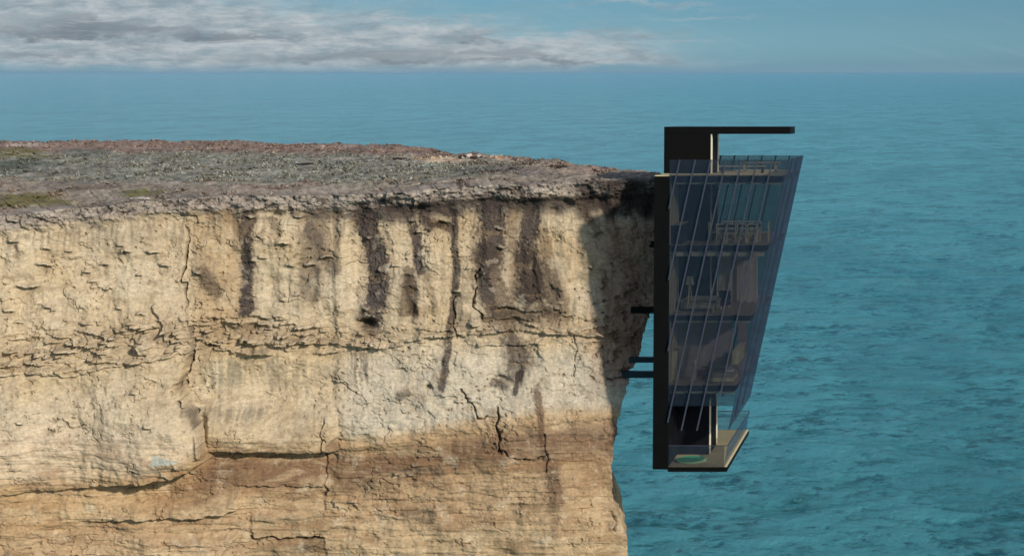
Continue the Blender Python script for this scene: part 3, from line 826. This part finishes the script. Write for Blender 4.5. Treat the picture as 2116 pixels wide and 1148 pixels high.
# ------------------------------------------------------------------ the sea
hpx = np.concatenate([[0.6, 1.0, 1.5, 2.2, 3.0], np.arange(4, 60, 1.3), np.arange(60, 1230, 2.0), np.arange(1240, 4000, 60)])
sU = np.concatenate([np.linspace(-2500, -20, 60), np.arange(-16, 1230, 9.0), np.arange(1232, 2140, 3.2), np.linspace(2160, 4200, 50)])
sy_ = EYE * F / hpx
sx_ = (sU[None, :] - CX) / F * sy_[:, None]
sY = np.repeat(sy_[:, None], len(sU), 1)
dyr = np.abs(np.gradient(sy_))[:, None]
hz = np.zeros_like(sY)
for (wl, amp, sd) in ((30, .26, 201), (15, .30, 203), (8, .28, 205), (4.0, .17, 207), (2.2, .09, 209)):
    f_ = np.clip((wl - 2.2 * dyr) / (wl * .8), 0, 1)
    n_ = perlin(sx_ / (wl * 1.9) + sY * .12 / wl, sY / wl, sd)
    n2_ = perlin(sx_ / (wl * 1.3) - sY * .2 / wl + 31, sY / (wl * .9) + 17, sd + 1)
    hz += amp * f_ * ((1 - np.abs(n_) * 1.6) * .7 + n2_ * .8)
Psea = np.stack([sx_, sY, hz], -1)
ext = [np.stack([np.linspace(-6e4, 6e4, len(sU)), np.full(len(sU), y_), np.zeros(len(sU))], -1) for y_ in (2.0, -300.0, -60000.0)]
Psea = np.concatenate([Psea, np.stack(ext)], 0)
M_sea = bpy.data.materials.new('sea_water'); M_sea.use_nodes = True
t = NT(M_sea.node_tree)
ob = t.n('ShaderNodeTexCoord').outputs['Object']
m1 = t.n('ShaderNodeMapping', ins={'Vector': ob, 'Scale': (.85, 1, 1), 'Rotation': (0, 0, .10)}).outputs[0]
m2 = t.n('ShaderNodeMapping', ins={'Vector': ob, 'Scale': (.8, 1, 1), 'Rotation': (0, 0, -.15)}).outputs[0]
a1 = t.noise(m1, .06, 10, .76, .1); a2 = t.noise(m2, .9, 6, .66, .4); a3 = t.noise(ob, .006, 4, .6)
a4 = t.noise(m2, .25, 8, .72, .3)
hsum = t.m('ADD', t.m('MULTIPLY', a1, 3.0), t.m('ADD', t.m('MULTIPLY', a2, .7), t.m('MULTIPLY', a4, 1.8)))
bmp = t.n('ShaderNodeBump', ins={'Height': hsum, 'Strength': 1.0, 'Distance': 1.0})
mixn = t.m('ADD', t.m('MULTIPLY', a1, .34), t.m('ADD', t.m('MULTIPLY', a4, .36), t.m('MULTIPLY', a2, .30)))
base_c = t.mix(t.ss(mixn, .41, .515), srgb(0, 92, 98), srgb(84, 172, 180))  # sky-lit and dark wave faces painted into the water colour
base_c = t.mix(t.ss(a3, .4, .7, 0, .3), base_c, srgb(22, 130, 136))
m5 = t.n('ShaderNodeMapping', ins={'Vector': ob, 'Scale': (.035, .013, 1)}).outputs[0]
a5 = t.noise(m5, 1.0, 9, .74, 0.0)
base_c = t.mix(t.ss(a5, .53, .43, 0, .34), base_c, srgb(6, 104, 112))
foam = t.m('MULTIPLY', t.ss(t.noise(m1, .5, 6, .7), .72, .77), t.ss(t.noise(ob, .03, 2, .5), .56, .62))
base_c = t.mix(t.m('MULTIPLY', foam, .7), base_c, (.7, .75, .75))
pr = t.n('ShaderNodeBsdfPrincipled', ins={'Base Color': base_c, 'Roughness': .14, 'IOR': 1.33, 'Normal': bmp.outputs[0]})
t.nt.links.new(pr.outputs[0], t.n('ShaderNodeOutputMaterial').inputs[0])
sea = grid_object('sea', Psea, None, M_sea)
tag(sea, 'open teal sea with small choppy waves reaching to the horizon', 'sea', kind='structure')

# ------------------------------------------------------------------ the house
S = 65 / F                        # metres per photo pixel at the near side of the house
TILT = R(-1.85)
HM = Matrix.Translation((0, 65, EYE - 95 * S)) @ Matrix.Rotation(TILT, 4, 'X')
hx = lambda px: (px - CX) * S
hz_ = lambda py: (245 - py) * S


def empty(name, mtx, label, cat, group=None):
    o = bpy.data.objects.new(name, None); COL.objects.link(o)
    o.empty_display_size = .3
    o.matrix_world = mtx
    return tag(o, label, cat, group)


M_black = mat('black_steel', (.0030, .0028, .0020), .6, .12, .25, 1.5)
M_beamt = mat('teal_steel', (.010, .026, .032), .5, .3, .2, 2)
M_navy = mat('navy_fascia', (.030, .036, .062), .5, .3, .15, 2)
M_mull = mat('blue_grey_aluminium', (.046, .053, .076), .5, .3, .1, 3)
M_cream = mat('cream_plaster', (.78, .72, .52), .8, .2, .10, 2.5)
M_sand = mat('sand_deck', (.72, .60, .32), .75, .2, .12, 3, .1, stretch=(1, 8, 1))
M_floor = mat('pale_timber_floor', (.66, .58, .40), .6, .3, .15, 3, .1, stretch=(1, 9, 1))
M_core = mat('charcoal_core', (.006, .006, .009), .7, .12, .2, 2)
M_grey = mat('grey_plaster', (.50, .46, .42), .8, .2, .10, 2)
M_glass = glass('tinted_glass', (.655, .645, .64), .6)
M_glassd = glass('dark_tinted_glass', (.50, .49, .54), .15, film=.065)
M_glassn = glass('grey_railing_glass', (.72, .71, .70), .4, film=.03)
M_glassr = glass('railing_glass', (.86, .86, .87), .4, film=.03)
M_wood = mat('pale_chair_timber', (.85, .80, .48), .6, .3, .1, 8)
M_shade = mat('lamp_shade', (.62, .60, .50), .9, .1, .05, 8)
M_otab = mat('weathered_timber', (.22, .20, .15), .8, .2, .15, 6)
M_dark = mat('dark_upholstery', (.05, .05, .055), .9, .1, .15, 8)
M_sofa = mat('cream_upholstery', (.45, .42, .32), .9, .1, .15, 8)
M_white = mat('white_linen_and_beam', (.75, .72, .62), .9, .1, .08, 8)
M_red = mat('rust_fabric', (.22, .09, .06), .9, .1, .1, 8)
M_green = mat('green_spa_shell', (.50, .80, .45), .4, .4, .1, 6)
M_gwat = mat('green_spa_water', (.16, .85, .45), .25, .6, .1, 6, .05)

ZT, ZB = hz_(330), hz_(883)
XT = hx(1628)
SL = (1628 - 1507) / (883 - 330.0)
xr = lambda z: XT + SL * (z - ZT)          # slanted sea side
XL = hx(1384)
DP = 7.76
Z0, Z1, Z2, Z3, ZG, ZBOT = hz_(364), hz_(506), hz_(650), hz_(793), hz_(834), hz_(958)
house = empty('cliff_house', HM, 'narrow five-storey dark glass house hanging from the cliff edge, wider at the top', 'house')

MB().box(hx(1353), XL, 0, DP, hz_(963), Z0).build('spine_wall', M_black, house)
MB().box(hx(1353) + .01, XL + .02, .02, DP - .02, Z0 + .003, Z0 + .035).build('threshold', M_sand, house)
levels = [(Z0, .26, .11), (Z1, .26, .24), (Z2, .22, .11), (Z3, .24, .13)]
for i, (z, th, bh) in enumerate(levels):
    zb = z - th
    sl = MB().prism([(XL, zb), (xr(zb) - .06, zb), (xr(z) - .06, z), (XL, z)], .06, DP - .06).build('floor_slab', M_navy, house)
    MB().prism([(XL + .02, z + .004), (xr(z) - .08, z + .004), (xr(z + .03) - .08, z + .03), (XL + .02, z + .03)], .09, DP - .09).build('floor_finish', M_sand if i == 0 else M_floor, sl)
    # ceiling bulkhead, broken by gaps standing in for the mullions' shadows
    b = MB()
    for k in range(9):
        xa = hx(1406 + 31.8 * (k - 1)) + SL * (zb - ZT); xb = xa + 31.8 * S - .16
        xa, xb = max(xa, XL + .02), min(xb, xr(zb - bh) - .12)
        if xb - xa > .1: b.box(xa, xb, .16, .30, zb - bh, zb - .002)
    b.build('ceiling_bulkhead', M_cream, sl)

# inner lining of the spine on the three living floors
for (za, zb) in ((Z0 - .26, Z1 + .03), (Z1 - .26, Z2 + .03), (Z2 - .22, Z3 + .03)):
    MB().box(XL + .002, XL + .03, .12, DP - .12, zb, za).build('wall_lining', M_cream, house)
MB().box(XL + .002, XL + .03, .12, DP - .12, ZBOT + .03, Z3 - .27).build('wall_lining', M_core, house)
# lift and stair core
XC = -10.5
D0, D1 = 2.35, 4.65
core = MB().box(XL + .04, XC, D0, D1, ZBOT + .02, Z0 - .27).build('lift_core', M_core, house)
for (za, zb) in ((Z0 - .27, Z1 + .03), (Z1 - .27, Z2 + .03), (Z2 - .23, Z3 + .03), (hz_(838), ZBOT + .03)):
    MB().box(XC + .003, XC + .04, D0 - .01, D0 + .26, zb, za).build('door_jamb', M_cream, core)
    MB().box(XC + .003, XC + .04, D1 - .26, D1 + .01, zb, za).build('door_jamb', M_cream, core)
    MB().box(XC + .002, XC + .03, D0 + .36, D1 - .36, zb, za - .3).build('lift_door', M_core, core)
# entrance box on the roof deck and its canopy
zc0, zc1 = (245 - 277) / F * (65 + D0), (245 - 262) / F * (65 + D0)
XE = (1372.5 - CX) / F * (65 + D0)
eb = MB().box(XE, XC, D0, D1, Z0 + .04, zc0).build('entrance_box', M_black, house)
MB().box(XC + .003, XC + .04, D0 + .02, D0 + .32, Z0 + .04, zc0 - .002).build('door_jamb', M_cream, eb)
MB().box(XC + .003, XC + .04, D1 - .30, D1 - .02, Z0 + .04, zc0 - .002).build('door_jamb', M_cream, eb)
MB().box(XC + .002, XC + .03, D0 + .34, D1 - .32, Z0 + .04, zc0 - .25).build('entrance_door', M_core, eb)
MB().box(XE - .001, (1633 - CX) / F * (65 + D0), D0 - .01, D1 + .01, zc0 + .001, zc1).build('roof_canopy', M_black, house, bevel=.01)

# side glazing, near and far, and the slanted sea front
for d in (0, DP):
    MB().prism([(XL, ZG), (xr(ZG), ZG), (xr(ZT), ZT), (XL, ZT)], d + (-.0 if d == 0 else -.02), d + (.02 if d == 0 else 0)).build('side_glazing', M_glass, house)
    for k in range(7):
        xt = hx(1406 + 31.8 * k)
        zb = ZB if k in (3, 4, 5, 7) else hz_(812)
        if k < 3: zb = ZB
        zb = max(zb, ZT - (xt - XL) / SL)
        ww = .028
        x0, x1 = xt, xt + SL * (zb - ZT)
        dd = (-.13, -.003) if d == 0 else (DP + .003, DP + .13)
        MB().prism([(x1 - ww, zb), (x1 + ww, zb), (x0 + ww, ZT + .0), (x0 - ww, ZT + .0)], *dd).build('mullion', M_mull, house)
b = MB()
b.prism([(xr(ZB), ZB), (xr(ZB) + .03, ZB), (XT + .03, ZT), (XT, ZT)], .03, DP - .03)
b.build('front_glazing', M_glassd, house)
for k in (1, 2):
    d = DP * k / 3
    MB().prism([(xr(ZB) - .09, ZB + .1), (xr(ZB) - .003, ZB + .1), (XT - .003, ZT), (XT - .09, ZT)], d - .03, d + .03).build('front_mullion', M_navy, house)
# partitions behind the living floors
MB().box(XC + .05, xr(Z2) - .5, 4.9, 5.02, Z2 + .035, Z1 - .262).build('partition_wall', M_cream, house)
MB().box(XL + .05, xr(Z3) - .55, 2.20, 2.30, Z3 + .035, Z2 - .232).build('partition_wall', M_grey, house)
MB().box(xr(Z3) - .52, xr(Z3) - .1, 3.9, 4.0, Z3 + .035, Z2 - .232).build('partition_wall', M_grey, house)
# pale columns added as stand-ins for light beams on the second floor
for (px, w_) in ((1530, .16), (1545, .16), (1560, .14)):
    x = (px - CX) / F * 69
    b = MB()
    for k in range(5):
        b.lathe([(.035, Z2 + .05), (.03, Z1 - .5)], x + k * w_ / 5, 4.2 + .03 * (k % 2), 8)
    b.build('light_beam', M_white, house)
# open timber louvres by the bedroom
lv = MB()
for k in range(9):
    lv.box(xr(Z3) - .32, xr(Z3) - .02, .4 + .30 * k, .46 + .30 * k, Z3 + .9, Z3 + 1.5)
lv.build('louvre_screen', M_wood, house)

# bottom terrace
xb_ = hx(1505)
ts = MB().box(XL + .0, xb_, .0, DP, hz_(968), ZBOT - .02).build('terrace_slab', M_black, house)
MB().box(XL + .01, xb_ - .01, .10, DP - .01, ZBOT - .028, ZBOT).build('floor_finish', M_sand, ts)
rt = hz_(916)
MB().box(XL + .02, xb_ - .13, .05, .075, ZBOT, rt).build('glass_railing', M_glassn, house)
MB().box(XL + .02, xb_ - .13, DP - .075, DP - .05, ZBOT, rt).build('glass_railing', M_glassr, house)
MB().prism([(xb_ - .13, ZBOT), (xb_ - .105, ZBOT), (xb_ + .045, rt), (xb_ + .02, rt)], .05, DP - .05).build('glass_railing', M_glassr, house)
for (ya_, yb_) in ((.05, .075), (DP - .075, DP - .05)):
    MB().box(XL + .02, xb_ + .02, ya_ - .008, yb_ + .008, rt + .002, rt + .03).build('handrail', M_mull, house)
MB().box(xb_ + .012, xb_ + .052, .09, DP - .09, rt + .002, rt + .03).build('handrail', M_mull, house)
# round green spa let into the terrace
spa = MB().lathe([(.70, ZBOT + .004), (.72, ZBOT + .07), (.64, ZBOT + .09), (.60, ZBOT + .075)], 0, 0, 40).build('round_spa', M_green, house, smooth=True)
spa.location = ((1432 - CX) / F * 66.25, 1.22, 0)
MB().lathe([(.595, ZBOT + .06), (.595, ZBOT + .080)], 0, 0, 40).build('spa_water', M_gwat, spa)

# steel arms that pin the spine to the rock
arms = [(1364, 497, 510, 4.3, M_black), (1336, 632, 645, 3.6, M_black), (1333, 735, 746, 3.0, M_beamt), (1318, 764, 777, 2.8, M_beamt)]
for (px, ya, yb, d, m) in arms:
    k = (65 + d) / F
    MB().box((px - 30 - CX) * k, hx(1353) - .001, d, d + .28, (245 - yb) * k, (245 - ya) * k).build('support_beam', m, house, bevel=.008)
    MB().box(hx(1353) - .03, hx(1353) - .001, d - .12, d + .40, (245 - yb) * k - .12, (245 - ya) * k + .12).build('end_plate', m, house, bevel=.005)


# ------------------------------------------------------------------ furniture
def hmat(x, d, z, rz=0):
    return HM @ Matrix.Translation((x, d, z)) @ Matrix.Rotation(rz, 4, 'Z')


def copy_tree(o, parent=None):
    c = o.copy(); COL.objects.link(c)
    if parent: c.parent = parent
    for ch in list(o.children): copy_tree(ch, c)
    return c


def dining_chair(mtx, label):
    r = empty('dining_chair', mtx, label, 'chair', 'dining chairs round the table')
    MB().box(-.21, .21, -.21, .21, .42, .46).build('seat', M_wood, r, bevel=.008)
    b = MB()
    for s in (-1, 1): b.box(s * .20 - .022, s * .20 + .022, .17, .21, .46, .90)
    b.box(-.18, .18, .175, .205, .84, .89); b.box(-.18, .18, .18, .20, .66, .70)
    b.build('backrest', M_wood, r)
    for sx in (-1, 1):
        for sy_k in (-1, 1):
            MB().box(sx * .19 - .022, sx * .19 + .022, sy_k * .19 - .022, sy_k * .19 + .022, 0, .42).build('leg', M_wood, r)
    return r


ZF = Z1 + .031
dt = empty('dining_table', hmat(-9.05, 1.75, ZF), 'long dining table with a dark top among pale chairs on the upper living floor', 'table')
MB().box(-.98, .98, -.42, .42, .70, .74).build('tabletop', M_dark, dt, bevel=.006)
for sx in (-1, 1):
    for sy_k in (-1, 1):
        MB().box(sx * .90 - .03, sx * .90 + .03, sy_k * .35 - .03, sy_k * .35 + .03, 0, .70).build('leg', M_wood, dt)
proto = dining_chair(hmat(-9.78, 1.05, ZF, math.pi), 'leftmost pale wooden chair along the near side of the dining table')
lab_n = ['second pale wooden chair from the left along the near side of the dining table', 'third pale wooden chair from the left along the near side of the dining table', 'rightmost pale wooden chair along the near side of the dining table']
for k in range(3):
    c = copy_tree(proto); c.matrix_world = hmat(-9.78 + .48 * (k + 1), 1.05, ZF, math.pi); c['label'] = lab_n[k]
lab_f = ['leftmost pale wooden chair on the far side of the dining table', 'second pale wooden chair from the left on the far side of the dining table', 'third pale wooden chair from the left on the far side of the dining table', 'rightmost pale wooden chair on the far side of the dining table']
for k in range(4):
    c = copy_tree(proto); c.matrix_world = hmat(-9.78 + .48 * k, 2.45, ZF, 0); c['label'] = lab_f[k]
c = copy_tree(proto); c.matrix_world = hmat(-10.25, 1.75, ZF, math.pi / 2); c['label'] = 'pale wooden chair at the cliff end of the dining table'
c = copy_tree(proto); c.matrix_world = hmat(-7.86, 1.75, ZF, -math.pi / 2); c['label'] = 'pale wooden chair at the sea end of the dining table'
kc = empty('kitchen_counter', hmat(-11.75, 1.2, ZF), 'dark kitchen counter with a pale worktop against the spine wall', 'counter')
MB().box(-.2, .2, -1.0, 1.0, 0, .86).build('cabinet', M_dark, kc)
MB().box(-.22, .22, -1.02, 1.02, .863, .90).build('worktop', M_cream, kc)

ZF = Z2 + .031
fl = empty('floor_lamp', hmat((1427 - CX) / F * 66.4, 1.4, ZF), 'tall floor lamp with a pale tapered shade on the second living floor', 'lamp')
MB().lathe([(.20, 1.22), (.13, 1.60)], 0, 0, 24).build('lamp_shade', M_shade, fl, smooth=False)
b = MB()
for a_ in (0, 2.1, 4.2):
    b.bar((.17 * math.cos(a_), .17 * math.sin(a_), .0), (.02 * math.cos(a_), .02 * math.sin(a_), 1.25), .018)
b.build('tripod', M_wood, fl)
sf = empty('sofa', hmat((1452 - CX) / F * 67, 1.75, ZF), 'low cream sofa behind the floor lamp', 'sofa')
MB().box(-.75, .75, -.38, .38, .08, .38).build('seat', M_sofa, sf, bevel=.04)
MB().box(-.75, .75, .25, .40, .385, .62).build('backrest', M_sofa, sf, bevel=.04)
for s in (-1, 1): MB().box(s * .82 - .065, s * .82 + .065, -.38, .40, .08, .52).build('armrest', M_sofa, sf, bevel=.03)
ac = empty('armchair', hmat((1492 - CX) / F * 67.4, 2.3, ZF, -.6), 'dark armchair right of the sofa', 'armchair')
MB().box(-.33, .33, -.33, .33, .15, .40).build('seat', M_dark, ac, bevel=.03)
MB().box(-.33, .33, .22, .36, .405, .80).build('backrest', M_dark, ac, bevel=.03)
for sx in (-1, 1):
    for sy_k in (-1, 1): MB().box(sx * .28 - .02, sx * .28 + .02, sy_k * .28 - .02, sy_k * .28 + .02, 0, .15).build('leg', M_wood, ac)
ct = empty('coffee_table', hmat((1455 - CX) / F * 65.8, .75, ZF), 'low wooden coffee table in front of the sofa', 'table')
MB().box(-.5, .5, -.25, .25, .30, .34).build('tabletop', M_wood, ct, bevel=.006)
for sx in (-1, 1):
    for sy_k in (-1, 1): MB().box(sx * .45 - .02, sx * .45 + .02, sy_k * .2 - .02, sy_k * .2 + .02, 0, .30).build('leg', M_wood, ct)

ZF = Z3 + .031
wd = empty('wardrobe', hmat((1396 - CX) / F * 66.2, 1.25, ZF), 'tall narrow pale wardrobe by the spine wall on the bedroom floor', 'wardrobe')
MB().box(-.22, .22, -.3, .3, 0, 1.42).build('carcass', M_sofa, wd, bevel=.01)
MB().box(-.2, .2, -.325, -.304, .04, 1.38).build('door', M_cream, wd)
bt_ = empty('bedside_table', hmat((1436 - CX) / F * 66.4, 1.4, ZF), 'small dark bedside table under the white lamp', 'table')
MB().box(-.2, .2, -.2, .2, .56, .60).build('tabletop', M_cream, bt_)
MB().box(-.15, .15, -.16, .16, 0, .558).build('base', M_grey, bt_)
bl_ = empty('table_lamp', hmat((1438 - CX) / F * 66.4, 1.4, ZF + .602), 'small white lamp standing on the bedside table', 'lamp')
MB().lathe([(.07, 0), (.03, .05), (.03, .15)], 0, 0, 14).build('base', M_white, bl_)
MB().lathe([(.14, .15), (.09, .34)], 0, 0, 18).build('lamp_shade', M_white, bl_)
st = empty('stool', hmat((1462 - CX) / F * 66.4, 1.5, ZF), 'small rust coloured stool between the bedside table and the bed', 'stool')
MB().box(-.16, .16, -.16, .16, .36, .44).build('seat', M_red, st, bevel=.02)
for sx in (-1, 1):
    for sy_k in (-1, 1): MB().box(sx * .13 - .018, sx * .13 + .018, sy_k * .13 - .018, sy_k * .13 + .018, 0, .36).build('leg', M_red, st)
bd = empty('bed', hmat((1498 - CX) / F * 66.3, 1.3, ZF), 'low bed with a cream cover near the sea front of the bedroom floor', 'bed')
MB().box(-.55, .55, -.7, .7, .05, .22).build('bed_frame', M_wood, bd)
MB().box(-.53, .53, -.68, .68, .223, .42).build('mattress', M_sofa, bd, bevel=.03)
MB().box(.18, .5, -.5, .0, .422, .56).build('pillow', M_white, bd, bevel=.04)

ZF = Z0 + .031
tb = empty('outdoor_table', hmat((1570 - CX) / F * 69.6, 4.9, ZF), 'long low pale table on the roof deck behind the glass parapet', 'table')
MB().box(-.95, .95, -.35, .35, .42, .47).build('tabletop', M_otab, tb)
for sx in (-1, 1): MB().box(sx * .75 - .05, sx * .75 + .05, -.28, .28, 0, .42).build('leg', M_otab, tb)
bn = empty('deck_bench', hmat((1535 - CX) / F * 68, 3.0, ZF), 'long low dark bench with a pale seat on the roof deck', 'bench')
MB().box(-1.1, 1.1, -.25, .25, .30, .36).build('seat', M_otab, bn)
for sx in (-1, 1): MB().box(sx * .95 - .05, sx * .95 + .05, -.22, .22, 0, .30).build('leg', M_dark, bn)

# ------------------------------------------------------------------ sea haze
HB = MB().box(-30000, 30000, -400, 45000, -3, 60)
m = bpy.data.materials.new('haze_air'); m.use_nodes = True
t = NT(m.node_tree)
pvn = t.n('ShaderNodeVolumePrincipled', ins={'Color': (.52, .82, 1.0, 1), 'Density': 1.0e-5, 'Anisotropy': .2})
t.nt.links.new(pvn.outputs[0], t.n('ShaderNodeOutputMaterial').inputs['Volume'])
hz_o = HB.build('haze', m)
tag(hz_o, 'thin blue sea haze softening the horizon', 'haze', kind='stuff')
